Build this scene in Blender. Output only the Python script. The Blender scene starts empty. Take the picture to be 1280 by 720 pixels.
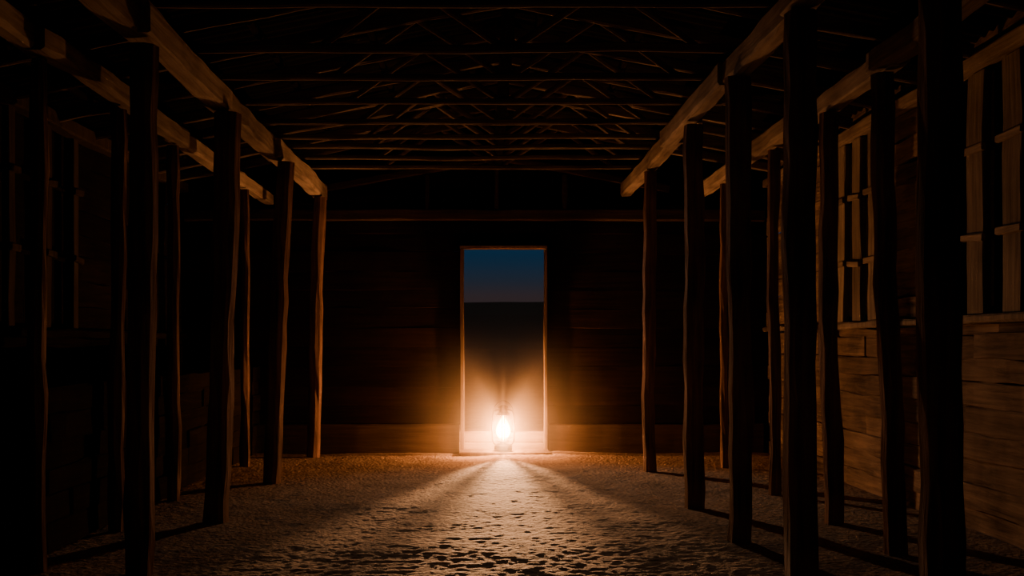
import bpy, bmesh, math, random
from mathutils import Vector, noise
random.seed(7)
S=bpy.context.scene
H=1.15
YW=11.0
XL,XR=-3.2,3.0
RIDGE=0.15
def roofz(x): return 3.52-0.19*abs(x-RIDGE)

# ---------------- materials ----------------
def newmat(name):
    m=bpy.data.materials.new(name); m.use_nodes=True
    nt=m.node_tree; nt.nodes.clear()
    out=nt.nodes.new('ShaderNodeOutputMaterial')
    return m,nt,out
def wood(name,dark,light,axis='Z',grain=1.0,bump=0.6,rough=0.85,spec=.12):
    m,nt,out=newmat(name); N=nt.nodes; L=nt.links
    b=N.new('ShaderNodeBsdfPrincipled'); b.inputs['Roughness'].default_value=rough
    b.inputs['Specular IOR Level'].default_value=spec
    tc=N.new('ShaderNodeTexCoord'); geo=N.new('ShaderNodeNewGeometry')
    add=N.new('ShaderNodeVectorMath'); add.operation='ADD'
    mul=N.new('ShaderNodeVectorMath'); mul.operation='SCALE'; mul.inputs[0].default_value=(13,7,9)
    L.new(geo.outputs['Random Per Island'],mul.inputs['Scale'])
    L.new(tc.outputs['Object'],add.inputs[0]); L.new(mul.outputs[0],add.inputs[1])
    mp=N.new('ShaderNodeMapping'); s=[26,26,26]; s['XYZ'.index(axis)]=1.3
    mp.inputs['Scale'].default_value=[v*grain for v in s]
    L.new(add.outputs[0],mp.inputs[0])
    n=N.new('ShaderNodeTexNoise'); n.inputs['Scale'].default_value=1; n.inputs['Detail'].default_value=6; n.inputs['Roughness'].default_value=0.65
    n.inputs['Distortion'].default_value=0.6
    L.new(mp.outputs[0],n.inputs['Vector'])
    n2=N.new('ShaderNodeTexNoise'); n2.inputs['Scale'].default_value=2.2; n2.inputs['Detail'].default_value=4
    L.new(add.outputs[0],n2.inputs['Vector'])
    mix=N.new('ShaderNodeMath'); mix.operation='MULTIPLY_ADD'; mix.inputs[1].default_value=0.45; 
    sc=N.new('ShaderNodeMath'); sc.operation='MULTIPLY'; sc.inputs[1].default_value=0.6
    L.new(n.outputs['Fac'],sc.inputs[0]); L.new(n2.outputs['Fac'],mix.inputs[0]); L.new(sc.outputs[0],mix.inputs[2])
    cr=N.new('ShaderNodeValToRGB'); cr.color_ramp.elements[0].position=0.38; cr.color_ramp.elements[1].position=0.68
    cr.color_ramp.elements[0].color=(*dark,1); cr.color_ramp.elements[1].color=(*light,1)
    L.new(mix.outputs[0],cr.inputs[0])
    hs=N.new('ShaderNodeHueSaturation')
    mr=N.new('ShaderNodeMapRange'); mr.inputs[3].default_value=0.7; mr.inputs[4].default_value=1.25
    L.new(geo.outputs['Random Per Island'],mr.inputs[0]); L.new(mr.outputs[0],hs.inputs['Value'])
    L.new(cr.outputs[0],hs.inputs['Color']); L.new(hs.outputs[0],b.inputs['Base Color'])
    bp=N.new('ShaderNodeBump'); bp.inputs['Strength'].default_value=bump; bp.inputs['Distance'].default_value=0.02
    L.new(mix.outputs[0],bp.inputs['Height']); L.new(bp.outputs[0],b.inputs['Normal'])
    L.new(b.outputs[0],out.inputs[0]); return m
M_post=wood('weathered_post_wood',(0.07,0.042,0.031),(0.33,0.21,0.16),'Z',bump=.9)
M_beam=wood('beam_wood',(0.11,0.09,0.075),(0.38,0.33,0.28),'Y')
M_truss=wood('truss_wood',(0.075,0.063,0.056),(0.24,0.20,0.18),'X')
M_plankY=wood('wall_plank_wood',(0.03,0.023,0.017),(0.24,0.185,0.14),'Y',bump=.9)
M_plankD=wood('shaded_plank_wood',(0.007,0.0055,0.004),(0.018,0.014,0.011),'Y',rough=1,spec=.02)  # plank wood with the unlit side's shade put into its colour
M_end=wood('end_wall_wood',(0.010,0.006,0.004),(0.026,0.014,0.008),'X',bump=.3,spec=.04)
M_kick=wood('kickboard_wood',(0.04,0.027,0.018),(0.10,0.068,0.044),'X')
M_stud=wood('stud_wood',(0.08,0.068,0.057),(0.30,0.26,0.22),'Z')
M_studL=wood('shaded_stud_wood',(0.016,0.013,0.010),(0.06,0.048,0.04),'Z')  # darker copy of the stud wood, left-side shade in its colour
M_frame=wood('door_frame_wood',(0.12,0.085,0.055),(0.32,0.24,0.16),'Z')
M_step=wood('step_timber',(0.24,0.17,0.11),(0.5,0.38,0.26),'X')

def dirt(name,c0,c1,c2):
    m,nt,out=newmat(name); N=nt.nodes; L=nt.links
    b=N.new('ShaderNodeBsdfPrincipled'); b.inputs['Roughness'].default_value=0.95
    b.inputs['Specular IOR Level'].default_value=0.03
    tc=N.new('ShaderNodeTexCoord')
    n=N.new('ShaderNodeTexNoise'); n.inputs['Scale'].default_value=3; n.inputs['Detail'].default_value=8; n.inputs['Roughness'].default_value=0.7
    n2=N.new('ShaderNodeTexNoise'); n2.inputs['Scale'].default_value=38; n2.inputs['Detail'].default_value=5
    v=N.new('ShaderNodeTexVoronoi'); v.inputs['Scale'].default_value=34
    for x in (n,n2,v): L.new(tc.outputs['Object'],x.inputs['Vector'])
    cr=N.new('ShaderNodeValToRGB'); e=cr.color_ramp.elements
    e[0].position=0.32; e[0].color=(*c0,1); e[1].position=0.7; e[1].color=(*c2,1)
    k=e.new(0.5); k.color=(*c1,1)
    a=N.new('ShaderNodeMath'); a.operation='MULTIPLY_ADD'; a.inputs[1].default_value=0.5
    h=N.new('ShaderNodeMath'); h.operation='MULTIPLY'; h.inputs[1].default_value=0.5
    L.new(n2.outputs['Fac'],h.inputs[0]); L.new(n.outputs['Fac'],a.inputs[0]); L.new(h.outputs[0],a.inputs[2])
    L.new(a.outputs[0],cr.inputs[0]); L.new(cr.outputs[0],b.inputs['Base Color'])
    a2=N.new('ShaderNodeMath'); a2.operation='MULTIPLY_ADD'; a2.inputs[1].default_value=-0.4
    L.new(v.outputs['Distance'],a2.inputs[0]); L.new(n2.outputs['Fac'],a2.inputs[2])
    bp=N.new('ShaderNodeBump'); bp.inputs['Strength'].default_value=0.85; bp.inputs['Distance'].default_value=0.018
    L.new(a2.outputs[0],bp.inputs['Height']); L.new(bp.outputs[0],b.inputs['Normal'])
    L.new(b.outputs[0],out.inputs[0]); return m
M_dirt=dirt('dirt_floor',(0.15,0.105,0.072),(0.31,0.23,0.17),(0.52,0.41,0.31))
M_ground=dirt('outside_dirt',(0.10,0.08,0.055),(0.2,0.15,0.11),(0.32,0.25,0.18))
def plain(name,c,rough=0.6,metal=0.0,ns=12):
    m,nt,out=newmat(name); N=nt.nodes; L=nt.links
    b=N.new('ShaderNodeBsdfPrincipled'); b.inputs['Roughness'].default_value=rough; b.inputs['Metallic'].default_value=metal
    b.inputs['Specular IOR Level'].default_value=0.05
    n=N.new('ShaderNodeTexNoise'); n.inputs['Scale'].default_value=ns; n.inputs['Detail'].default_value=4
    cr=N.new('ShaderNodeValToRGB'); cr.color_ramp.elements[0].color=(*[x*0.6 for x in c],1); cr.color_ramp.elements[1].color=(*[x*1.3 for x in c],1)
    L.new(n.outputs['Fac'],cr.inputs[0]); L.new(cr.outputs[0],b.inputs['Base Color'])
    L.new(b.outputs[0],out.inputs[0]); return m
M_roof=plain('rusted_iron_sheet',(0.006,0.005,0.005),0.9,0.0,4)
M_metal=plain('lantern_metal',(0.05,0.04,0.03),0.45,0.8)
M_hill=plain('hill_scrub',(0.24,0.185,0.13),1.0,0,0.05)

# ---------------- geometry helpers ----------------
def timber(bm,p0,p1,w,h,up=None,seg=None,jit=0.006,cham=0.012,wob=0.0,sd=None):
    p0=Vector(p0);p1=Vector(p1);d=(p1-p0);Ln=d.length;d.normalize()
    if up is None: up=Vector((0,0,1)) if abs(d.z)<0.9 else Vector((0,1,0))
    up=Vector(up); side=d.cross(up).normalized(); up=side.cross(d).normalized()
    seg=seg or max(2,int(Ln/0.18)); sd=random.random()*100 if sd is None else sd
    c=min(cham,w*.3,h*.3); a=w/2;b=h/2
    prof=[(-a+c,-b),(a-c,-b),(a,-b+c),(a,b-c),(a-c,b),(-a+c,b),(-a,b-c),(-a,-b+c)]
    rings=[]
    for i in range(seg+1):
        t=i/seg; o=p0+d*(Ln*t)
        o=o+side*noise.noise(Vector((t*Ln*0.9,sd,0)))*wob+up*noise.noise(Vector((t*Ln*0.9,sd,9)))*wob
        r=[]
        for k,(x,y) in enumerate(prof):
            jx=noise.noise(Vector((t*Ln*3,sd+k//2*3.1,1)))*jit*1.6+random.uniform(-jit,jit)*.3
            jy=noise.noise(Vector((t*Ln*3,sd+k//2*3.1,5)))*jit*1.6+random.uniform(-jit,jit)*.3
            r.append(bm.verts.new(o+side*(x+jx)+up*(y+jy)))
        rings.append(r)
    for i in range(seg):
        for k in range(8):
            bm.faces.new((rings[i][k],rings[i][(k+1)%8],rings[i+1][(k+1)%8],rings[i+1][k]))
    bm.faces.new(rings[0][::-1]); bm.faces.new(rings[-1])
def finish(bm,name,mat,parent=None,loc=None,smooth=False):
    bmesh.ops.recalc_face_normals(bm,faces=bm.faces)
    if loc is not None:
        bmesh.ops.translate(bm,verts=bm.verts,vec=-Vector(loc))
    me=bpy.data.meshes.new(name); bm.to_mesh(me); bm.free()
    if smooth:
        for p in me.polygons: p.use_smooth=True
    ob=bpy.data.objects.new(name,me); S.collection.objects.link(ob)
    if mat: me.materials.append(mat)
    if loc is not None: ob.location=loc
    if parent: ob.parent=parent
    return ob
def empty(name,loc=(0,0,0)):
    e=bpy.data.objects.new(name,None); e.location=loc; S.collection.objects.link(e); return e

# ---------------- floor ----------------
def fz(x,y):
    z=0.03*noise.noise(Vector((x*0.7,y*0.7,3)))+0.005*noise.noise(Vector((x*2.6,y*2.6,1)))+0.003*noise.noise(Vector((x*7,y*7,5)))+0.004*noise.noise(Vector((x*21,y*21,8)))
    return z
def grid(name,xs,ys,f,mat):
    vs=[(x,y,f(x,y)) for y in ys for x in xs]; nx=len(xs)
    fs=[(j*nx+i,j*nx+i+1,(j+1)*nx+i+1,(j+1)*nx+i) for j in range(len(ys)-1) for i in range(nx-1)]
    me=bpy.data.meshes.new(name); me.from_pydata(vs,[],fs); me.update()
    for p in me.polygons: p.use_smooth=True
    me.materials.append(mat); ob=bpy.data.objects.new(name,me); S.collection.objects.link(ob); return ob
def rng(a,b,st):
    n=max(1,int(round((b-a)/st))); return [a+(b-a)*i/n for i in range(n+1)]
grid('floor',rng(XL,XR,0.018),rng(-1.0,3.8,0.12)+rng(3.82,YW,0.016),fz,M_dirt)
def gz(x,y):
    return fz(x,y)*0.9-0.01 if y<40 else -0.01
grid('ground',rng(-260,-6,30)+rng(-4,4,0.08)+rng(6,260,30),rng(YW,17,0.06)+rng(18,40,1.5)+rng(60,260,50),gz,M_ground)
# distant hill line
bm=bmesh.new(); prev=None
for i in range(121):
    x=-300+i*5; z=11.4+0.6*noise.noise(Vector((x*0.01,0,0)))+0.25*noise.noise(Vector((x*0.12,3,0)))
    r=[bm.verts.new((x,235,-1)),bm.verts.new((x,245,z*0.7)),bm.verts.new((x,255,z)),bm.verts.new((x,300,-1))]
    if prev:
        for k in range(3): bm.faces.new((prev[k],r[k],r[k+1],prev[k+1]))
    prev=r
finish(bm,'distant_hill',M_hill)

# ---------------- posts ----------------
def post(xb,d,w,xt=None,top=2.7,name='timber_post',dep=None):
    xt=xb if xt is None else xt
    bm=bmesh.new(); z0=fz(xb,d)-0.04; w=w*.86
    dx=xb-0.2; ang=min(math.radians(22),0.55*math.atan2(abs(dx),max(.3,10.8-d)))
    s=1 if dx>0 else -1     # rotation added so lantern-lit inner faces turn to the camera
    timber(bm,(xb,d,z0),(xt,d,top-.01),dep or w*.9,w,up=(math.cos(ang),s*math.sin(ang),0),jit=0.011,cham=0.026,wob=0.022)
    return finish(bm,name,M_post,loc=(xb,d,z0))
F=1300
def X(px,d): return (px-605)*d/F
for px,pt,d,w in [(812,812,9.29,.125),(868,866,7.32,.145),(925,923,6.01,.145),(1003,1000,4.83,.155),(1180,1172,3.35,.14)]:
    post(X(px,d),d,w,X(pt,d),2.70)
for px,pt,d,w in [(906,904,9.62,.08),(970,966,7.95,.10),(1040,1035,6.66,.13),(1120,1100,5.71,.13)]:
    post(X(px,d),d,w,X(pt,d),2.64)
post(2.22,3.9,.13,2.22,2.64)
for px,pt,d,w in [(391,399,10.55,.14),(338,356,8.53,.15),(270,285,6.71,.165),(170,182,5.2,.145)]:
    post(X(px,d),d,w,X(pt,d),2.65)
post(-1.72,3.3,.15,-1.72,2.65)
for px,pt,d,w in [(48,48,5.25,.10),(146,148,6.4,.10),(216,218,7.56,.10),(306,306,9.7,.10)]:
    post(X(px,d),d,w,X(pt,d),2.60)
post(-2.24,3.6,.13,-2.24,2.60)

# ---------------- longitudinal beams ----------------
def beam(x,z,w,h,ys,name='support_beam'):
    bm=bmesh.new()
    for i in range(len(ys)-1):
        dx=0.02*(-1)**i; dz=random.uniform(.0,.012)
        timber(bm,(x+dx,ys[i]-.12,z+h/2+dz),(x+dx,ys[i+1]+.12,z+h/2+dz+random.uniform(-.01,.01)),w,h,jit=0.010,cham=0.015,wob=0.02)
    return finish(bm,name,M_beam)
beam(1.48,2.71,.11,.14,[1.5,3.35,4.83,6.4,8.2,10.82])
beam(2.22,2.65,.11,.13,[1.5,3.9,5.71,7.3,9,10.82])
beam(-1.72,2.66,.12,.16,[1.5,3.3,5.2,6.71,8.53,10.82])
beam(-2.24,2.61,.10,.12,[1.5,3.6,5.25,7.56,10.82])

# ---------------- walls ----------------
def planks_y(bm,x,y0,y1,z0,z1,ph=.19,t=.025):
    z=z0
    while z<z1-0.03:
        h=min(ph*random.uniform(.9,1.1),z1-z); y=y0
        while y<y1-.01:
            ye=min(y1,y+random.uniform(1.8,3.2)); 
            if y1-ye<.4: ye=y1
            timber(bm,(x+random.uniform(-.012,.012),y-.004,z+h/2),(x+random.uniform(-.012,.012),ye+.004,z+h/2),t,h+.002,jit=.011,cham=.007,wob=.02)
            y=ye
        z+=h
def planks_x(bm,y,x0,x1,z0,z1,ph=.2,t=.025):
    z=z0
    while z<z1-0.02:
        h=min(ph*random.uniform(.92,1.08),z1-z)
        timber(bm,(x0,y+random.uniform(-.004,.004),z+h/2),(x1,y+random.uniform(-.004,.004),z+h/2),t,h+.004,jit=.003,cham=.004,wob=.006)
        z+=h
def planks_v(bm,x,y0,y1,z0,z1,pw=.16,t=.02):
    y=y0
    while y<y1-.02:
        w=min(pw,y1-y); timber(bm,(x,y+w/2,z0),(x,y+w/2,z1),t,w+.004,up=(0,1,0),jit=.002,cham=.003); y+=w

# right wall
LEDR=1.27
bm=bmesh.new()
planks_y(bm,XR+.02,-1,YW,-.03,LEDR,ph=.15)
for a,b in [(-1,3.4),(6.78,7.9),(9.15,YW)]: planks_y(bm,XR+.02,a,b,LEDR+.06,2.80,ph=.16)
planks_y(bm,XR+.05,-1,YW,2.78,3.12)
planks_v(bm,XR+.16,-1,YW,-.03,3.0)
finish(bm,'wall_right',M_plankY)
bm=bmesh.new(); timber(bm,(XR-.02,-1,LEDR+.03),(XR-.02,YW-.05,LEDR+.03),.09,.05,wob=.01); finish(bm,'trim_1',M_stud)
bm=bmesh.new(); timber(bm,(XR-.02,-1,2.84),(XR-.02,YW-.05,2.84),.10,.09,wob=.02); finish(bm,'wall_plate_beam',M_beam)
def window(idx,x,y0,y1,z0,z1,studs,sgn,mat=M_stud,mc=M_frame,sw=.10):
    p=empty('window_%d'%idx,(x,(y0+y1)/2,(z0+z1)/2)); L=p.location
    bm=bmesh.new(); planks_v(bm,x+sgn*.10,y0-.05,y1+.05,z0-.05,z1+.05)  # added boards that black out the sky behind the openings
    o=finish(bm,'blackout_boards',M_plankD); o.parent=p; o.location=-L
    bm=bmesh.new()
    for s in studs:
        timber(bm,(x,s,z0),(x,s,z1),.05,sw,up=(0,1,0),jit=.006,cham=.006,wob=.01)
    o=finish(bm,'mullions',mat); o.parent=p; o.location=-L
    bm=bmesh.new()
    for s in studs:
        for z in (1.80,2.33):
            timber(bm,(x-sgn*.04,s-.03-sw/2,z+random.uniform(-.02,.02)),(x-sgn*.04,s+.03+sw/2,z),.025,.045,jit=.006,cham=.006)
    o=finish(bm,'cleats',mc); o.parent=p; o.location=-L
    bm=bmesh.new()
    for z in (1.80,2.33): timber(bm,(x+sgn*.04,y0,z),(x+sgn*.04,y1,z),.02,.035)
    o=finish(bm,'crossbars',M_plankD); o.parent=p; o.location=-L
window(1,XR+.0,3.4,6.78,LEDR+.06,2.79,[3.9,4.35,4.8,5.35,5.86,6.3,6.70],1,M_stud,M_beam,sw=.21)
window(2,XR+.0,7.9,9.15,LEDR+.06,2.79,[7.98,8.32,8.68,9.02],1,M_stud,M_beam,sw=.18)

# left wall (outer) + pen partition on second row of posts
LEDL=1.2
bm=bmesh.new()
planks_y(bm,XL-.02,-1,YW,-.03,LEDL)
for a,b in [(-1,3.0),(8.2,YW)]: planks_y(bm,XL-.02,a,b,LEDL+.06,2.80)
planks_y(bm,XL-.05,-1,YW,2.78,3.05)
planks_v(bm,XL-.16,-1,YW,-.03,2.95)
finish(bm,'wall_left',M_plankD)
bm=bmesh.new(); timber(bm,(XL+.02,-1,2.80),(XL+.02,YW-.05,2.80),.12,.11,wob=.02); finish(bm,'wall_plate_beam',M_studL)
bm=bmesh.new(); timber(bm,(XL+.02,-1,LEDL+.03),(XL+.02,YW-.05,LEDL+.03),.11,.06,wob=.01); finish(bm,'trim_2',M_plankD)
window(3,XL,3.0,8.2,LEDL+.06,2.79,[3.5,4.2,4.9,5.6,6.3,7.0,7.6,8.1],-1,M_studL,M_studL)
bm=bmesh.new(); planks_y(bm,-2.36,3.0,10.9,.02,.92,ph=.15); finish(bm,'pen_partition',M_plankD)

# end wall
DX0,DX1,DZ=-0.21,0.635,2.15
bm=bmesh.new()
planks_x(bm,YW+.03,XL-.1,DX0-.02,.30,2.46); planks_x(bm,YW+.03,DX1+.02,XR+.1,.30,2.46)
planks_x(bm,YW+.03,DX0-.02,DX1+.02,DZ+.04,2.46,ph=.15)
z=2.46
while z<3.6:
    h=.17; hw=(3.60-z)/0.19
    x0=max(XL-.05,RIDGE-hw); x1=min(XR+.05,RIDGE+hw)
    if x1-x0>.1: timber(bm,(x0,YW+.03,z+h/2),(x1,YW+.03,z+h/2),.025,h+.004,jit=.003,cham=.004)
    z+=h
for k in range(40):   # backing boards outside
    x=XL-.08+k*.16
    zb=DZ+.04 if DX0-.08<x<DX1+.08 else -.03
    if x<XR+.2: timber(bm,(x,YW+.065,zb),(x,YW+.065,roofz(x)+.06),.164,.02,up=(0,1,0),jit=.001,cham=.003,seg=2)
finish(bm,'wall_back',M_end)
bm=bmesh.new()
timber(bm,(XL+.05,YW-.01,.145),(DX0-.05,YW-.01,.145),.04,.32,jit=.006,wob=.01)
finish(bm,'baseboard_back',M_kick)
bm=bmesh.new()
timber(bm,(DX1+.05,YW-.01,.145),(XR-.05,YW-.01,.145),.04,.32,jit=.006,wob=.01)
finish(bm,'baseboard_back',M_kick)
bm=bmesh.new(); timber(bm,(XL+.05,YW-.04,2.51),(XR-.05,YW-.04,2.51),.08,.12,wob=.01); finish(bm,'tie_beam',M_kick)
bm=bmesh.new()
timber(bm,(RIDGE,YW-.05,3.12),(-1.75,YW-.05,2.78),.05,.08); timber(bm,(RIDGE,YW-.05,3.12),(1.95,YW-.05,2.78),.05,.08)
timber(bm,(RIDGE-.02,YW-.05,2.57),(RIDGE-.02,YW-.05,3.1),.05,.07,up=(0,1,0))
for sx in (-.6,.85): timber(bm,(sx,YW-.05,2.57),(sx,YW-.05,2.93),.05,.06,up=(0,1,0))
finish(bm,'gable_frame',M_kick)
bm=bmesh.new(); planks_x(bm,-1.03,XL,XR,-.03,3.6); finish(bm,'wall_front',M_plankD)

# door frame
door=empty('door_1',(0.2,YW,0))
def dpart(nm,p0,p1,w,h,up=None,mat=M_frame):
    bm=bmesh.new(); timber(bm,p0,p1,w,h,up=up,jit=.003,cham=.004,wob=.006)
    o=finish(bm,nm,mat); o.parent=door; o.location=-door.location
dpart('jamb_left',(DX0-.02,YW+.02,-.02),(DX0-.02,YW+.02,DZ),.15,.038,(1,0,0))
dpart('jamb_right',(DX1+.015,YW+.02,-.02),(DX1+.015,YW+.02,DZ),.15,.028,(1,0,0))
dpart('head',(DX0-.045,YW+.02,DZ+.02),(DX1+.03,YW+.02,DZ+.02),.15,.03)
bm=bmesh.new()
for i,yy in enumerate((10.78,10.98)):
    timber(bm,(DX0-.04,yy,.012),(DX1+.04,yy,.012),.195,.05,jit=.004,cham=.008)
finish(bm,'door_sill',M_frame)
# timber step just outside the doorway
bm=bmesh.new()
for k,zz in enumerate((.035,.150)):
    timber(bm,(DX0-.06,11.30,zz),(DX1+.06,11.30,zz),.32,.12,jit=.005,cham=.012,wob=.006)
finish(bm,'door_step',M_step)

# ---------------- roof ----------------
def roof():
    bm=bmesh.new()
    ys=rng(-1.1,YW+.25,.022)
    xs=[XL-.3,RIDGE,XR+.3]; prev=None
    for y in ys:
        c=.012*math.sin(y*2*math.pi/.12)
        r=[bm.verts.new((x,y,roofz(x)+.06+c)) for x in xs]
        if prev:
            for k in range(2): bm.faces.new((prev[k],prev[k+1],r[k+1],r[k]))
        prev=r
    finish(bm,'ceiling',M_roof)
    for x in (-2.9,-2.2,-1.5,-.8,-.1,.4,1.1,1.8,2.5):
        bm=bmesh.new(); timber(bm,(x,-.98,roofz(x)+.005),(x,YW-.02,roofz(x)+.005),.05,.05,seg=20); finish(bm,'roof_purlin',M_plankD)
roof()
TB=2.90
def truss(d,heavy=1.0,x0=-1.98,x1=1.75):
    bm=bmesh.new(); cz=TB+.035; tw=.035
    timber(bm,(x0,d,cz),(x1,d,cz),tw,.045*heavy,jit=.003,wob=.015)
    for xe in (XL+.05,XR-.05):
        timber(bm,(RIDGE,d,roofz(RIDGE)-.07),(xe,d,roofz(xe)-.07),tw,.09,wob=.01)
    timber(bm,(RIDGE,d+.02,TB+.02),(RIDGE,d+.02,roofz(RIDGE)-.08),tw,.07,up=(1,0,0))
    for s in (-1,1):
        a=RIDGE+s*.62; b=RIDGE+s*1.15
        timber(bm,(RIDGE+s*.03,d+.03,TB+.05),(a,d+.03,roofz(a)-.06),tw,.04)
        timber(bm,(a,d+.03,roofz(a)-.08),(b,d+.03,TB+.05),tw,.04)
    return finish(bm,'roof_truss',M_truss)
for d in (4.7,5.45,6.28,6.95,7.66,8.35,8.95,9.4,9.95,10.5): truss(d,1.2 if d in(6.28,) else 1.0)

# ---------------- lantern ----------------
LX,LY,LB=0.2,10.82,0.04
lan=empty('oil_lantern',(LX,LY,LB))
def lathe(name,prof,mat,n=32,smooth=True,cap=True):
    bm=bmesh.new(); rings=[]
    for r,z in prof: rings.append([bm.verts.new((r*math.cos(2*math.pi*i/n),r*math.sin(2*math.pi*i/n),z)) for i in range(n)])
    for a,b in zip(rings,rings[1:]):
        for i in range(n): bm.faces.new((a[i],a[(i+1)%n],b[(i+1)%n],b[i]))
    if cap: bm.faces.new(rings[0][::-1]); bm.faces.new(rings[-1])
    o=finish(bm,name,mat,parent=lan,smooth=smooth); return o
def tube(name,pts,r,mat,cyc=False):
    cu=bpy.data.curves.new(name,'CURVE'); cu.dimensions='3D'; cu.bevel_depth=r; cu.bevel_resolution=3
    sp=cu.splines.new('POLY'); sp.points.add(len(pts)-1)
    for p,q in zip(sp.points,pts): p.co=(*q,1)
    sp.use_cyclic_u=cyc; cu.materials.append(mat)
    o=bpy.data.objects.new(name,cu); S.collection.objects.link(o); o.parent=lan; return o
lathe('fuel_tank',[(.080,0),(.090,.006),(.093,.02),(.093,.05),(.085,.062),(.06,.072),(.045,.078)],M_metal)
lathe('burner',[(.032,.076),(.036,.084),(.036,.10),(.022,.108),(.014,.125)],M_metal)
mg,nt,out=newmat('lantern_glass')
tr=nt.nodes.new('ShaderNodeBsdfTransparent'); tr.inputs[0].default_value=(1,.93,.82,1); gl=nt.nodes.new('ShaderNodeBsdfGlossy'); gl.inputs['Roughness'].default_value=.05
mx=nt.nodes.new('ShaderNodeMixShader'); mx.inputs[0].default_value=.06
nt.links.new(tr.outputs[0],mx.inputs[1]); nt.links.new(gl.outputs[0],mx.inputs[2]); nt.links.new(mx.outputs[0],out.inputs[0])
lathe('glass_globe',[(.046,.102),(.068,.13),(.084,.18),(.084,.24),(.072,.31),(.054,.37)],mg,cap=False)
lathe('hood',[(.056,.368),(.068,.372),(.070,.382),(.054,.395),(.044,.415),(.044,.44),(.057,.446),(.050,.46),(.018,.475),(.004,.478)],M_metal)
lathe('globe_plate',[(.040,.098),(.060,.098),(.062,.104),(.044,.106)],M_metal)
for s,nm in ((-1,'side_tube_left'),(1,'side_tube_right')):
    a=[(s*.070,0,.06),(s*.098,0,.075),(s*.112,0,.11),(s*.116,0,.22),(s*.112,0,.36),(s*.092,0,.415),(s*.045,0,.43)]
    tube(nm,a,.008,M_metal)
for k,ang in enumerate((-99,-82,81,99)):
    a=math.radians(ang)
    tube('guard_wire_%d'%(k+1),[(r*math.cos(a),r*math.sin(a),z) for r,z in ((.05,.10),(.076,.125),(.092,.18),(.092,.24),(.080,.31),(.062,.38))],.0036,M_metal)
tube('guard_ring',[(.093*math.cos(t*math.pi/12),.093*math.sin(t*math.pi/12),.14) for t in range(24)],.0025,M_metal,True)
tube('bail_handle',[(.115*math.cos(math.pi*t/16),0,.35+.17*math.sin(math.pi*t/16)) for t in range(17)],.003,M_metal)
mf,nt,out=newmat('flame')
em=nt.nodes.new('ShaderNodeEmission'); em.inputs[1].default_value=34
tc=nt.nodes.new('ShaderNodeTexCoord'); sp=nt.nodes.new('ShaderNodeSeparateXYZ'); cr=nt.nodes.new('ShaderNodeValToRGB')
cr.color_ramp.elements[0].color=(1,.50,.16,1); cr.color_ramp.elements[1].color=(1,.40,.09,1)
nt.links.new(tc.outputs['Generated'],sp.inputs[0]); nt.links.new(sp.outputs['Z'],cr.inputs[0]); nt.links.new(cr.outputs[0],em.inputs[0])
t2=nt.nodes.new('ShaderNodeBsdfTransparent'); ad=nt.nodes.new('ShaderNodeAddShader')
nt.links.new(em.outputs[0],ad.inputs[0]); nt.links.new(t2.outputs[0],ad.inputs[1]); nt.links.new(ad.outputs[0],out.inputs[0])
mf.cycles.emission_sampling='NONE'
lathe('flame',[(.012,.122),(.048,.14),(.068,.175),(.073,.21),(.064,.25),(.046,.29),(.024,.33),(.003,.36)],mf)
ld=bpy.data.lights.new('flame_light','POINT'); ld.energy=60; ld.color=(1,.36,.11); ld.shadow_soft_size=.012
ld.use_nodes=True; nt=ld.node_tree; e=[n for n in nt.nodes if n.type=='EMISSION'][0]
f1=nt.nodes.new('ShaderNodeLightFalloff'); f1.inputs['Strength'].default_value=.65
f2=nt.nodes.new('ShaderNodeLightFalloff'); f2.inputs['Strength'].default_value=3.6
a1=nt.nodes.new('ShaderNodeMath'); a1.operation='ADD'
nt.links.new(f1.outputs['Linear'],a1.inputs[0]); nt.links.new(f2.outputs['Quadratic'],a1.inputs[1])
nt.links.new(a1.outputs[0],e.inputs['Strength'])
lo=bpy.data.objects.new('flame_light',ld); lo.parent=lan; lo.location=(0,0,.235); S.collection.objects.link(lo)
# added fill spot at the flame, brightens the dirt ahead of it
ls=bpy.data.lights.new('floor_fill','SPOT'); ls.energy=20; ls.color=(1,.50,.24); ls.shadow_soft_size=.006; ls.spot_size=math.radians(36); ls.spot_blend=1.0
ls.use_nodes=True; nt=ls.node_tree; e=[n for n in nt.nodes if n.type=='EMISSION'][0]
f=nt.nodes.new('ShaderNodeLightFalloff'); nt.links.new(f.outputs['Linear'],e.inputs['Strength'])
lo2=bpy.data.objects.new('floor_fill',ls); lo2.parent=lan; lo2.location=(0,0,.235); S.collection.objects.link(lo2)
lo2.rotation_euler=Vector((-0.06,-2.4,-.46)).to_track_quat('-Z','Y').to_euler()

# added fill spot without a visible lamp, above the doorway, shining down the aisle
sd=bpy.data.lights.new('aisle_fill','SPOT'); sd.energy=105; sd.color=(1,.72,.51); sd.spot_size=math.radians(92); sd.spot_blend=1.0; sd.shadow_soft_size=0.0
so=bpy.data.objects.new('aisle_fill',sd); so.location=(.2,10.8,2.35); S.collection.objects.link(so)
so.rotation_euler=(Vector((0.65,7.0,0))-so.location).to_track_quat('-Z','Y').to_euler()

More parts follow.
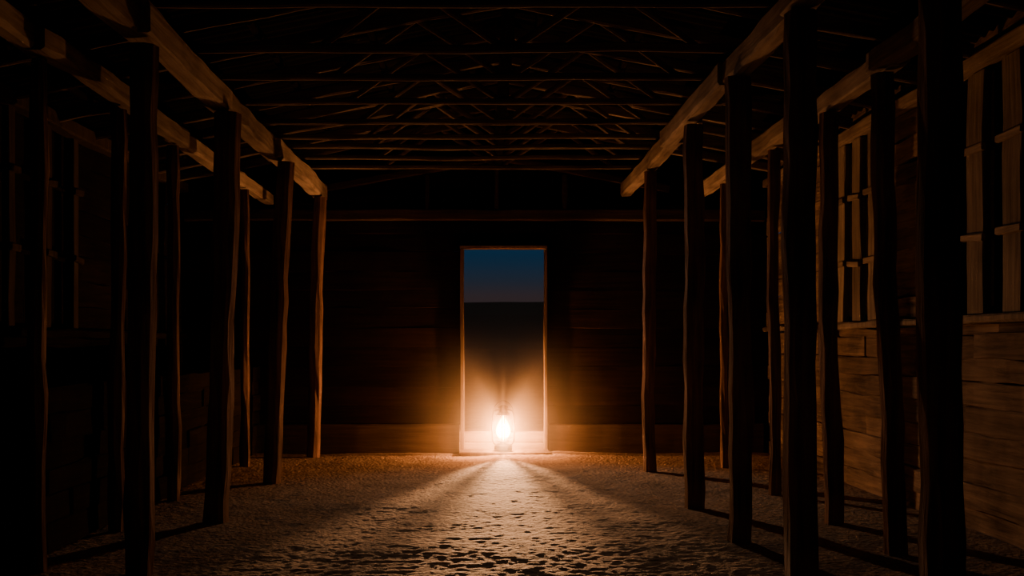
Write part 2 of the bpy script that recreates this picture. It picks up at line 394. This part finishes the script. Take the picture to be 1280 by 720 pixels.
# added scatter volume around the lantern, stands in for lens bloom
mv,nt,out=newmat('bloom_haze')
vs=nt.nodes.new('ShaderNodeVolumeScatter'); vs.inputs['Anisotropy'].default_value=.2
vs.inputs['Color'].default_value=(1,.84,.64,1)
tc=nt.nodes.new('ShaderNodeTexCoord'); ln=nt.nodes.new('ShaderNodeVectorMath'); ln.operation='LENGTH'
nt.links.new(tc.outputs['Object'],ln.inputs[0])
s1=nt.nodes.new('ShaderNodeMapRange'); s1.inputs[1].default_value=0; s1.inputs[2].default_value=1.6; s1.inputs[3].default_value=1; s1.inputs[4].default_value=0
nt.links.new(ln.outputs['Value'],s1.inputs[0])
pw=nt.nodes.new('ShaderNodeMath'); pw.operation='POWER'; pw.inputs[1].default_value=3.4; nt.links.new(s1.outputs[0],pw.inputs[0])
mm=nt.nodes.new('ShaderNodeMath'); mm.operation='MULTIPLY'; mm.inputs[1].default_value=1.0; nt.links.new(pw.outputs[0],mm.inputs[0])
nt.links.new(mm.outputs[0],vs.inputs['Density'])
nt.links.new(vs.outputs[0],out.inputs['Volume'])
bm=bmesh.new(); bmesh.ops.create_icosphere(bm,subdivisions=3,radius=1.6)
o=finish(bm,'bloom_haze',mv); o.location=(LX,LY,LB+.235)

# ---------------- world ----------------
w=bpy.data.worlds.new('dusk_sky'); S.world=w; w.use_nodes=True; nt=w.node_tree; nt.nodes.clear()
o=nt.nodes.new('ShaderNodeOutputWorld'); bg=nt.nodes.new('ShaderNodeBackground'); tc=nt.nodes.new('ShaderNodeTexCoord')
sp=nt.nodes.new('ShaderNodeSeparateXYZ'); cr=nt.nodes.new('ShaderNodeValToRGB')
nt.links.new(tc.outputs['Generated'],sp.inputs[0]); nt.links.new(sp.outputs['Z'],cr.inputs[0]); nt.links.new(cr.outputs[0],bg.inputs[0]); nt.links.new(bg.outputs[0],o.inputs[0])
e=cr.color_ramp.elements
e[0].position=0; e[0].color=(.02,.014,.014,1); e[1].position=1; e[1].color=(.026,.025,.026,1)
for p,c in ((.045,(.030,.020,.022)),(.058,(.017,.020,.030)),(.075,(.008,.021,.042)),(.09,(.005,.022,.05)),(.2,(.012,.018,.03))):
    k=e.new(p); k.color=(*c,1)
bg.inputs[1].default_value=1.0

# ---------------- camera ----------------
c=bpy.data.cameras.new('camera'); co=bpy.data.objects.new('camera',c); S.collection.objects.link(co)
co.location=(0,0,H); co.rotation_euler=(math.pi/2,0,0); c.sensor_width=36; c.lens=F/1280*36
c.shift_x=35/1280; c.shift_y=70/1280; c.clip_start=.05; c.clip_end=1000
S.camera=co
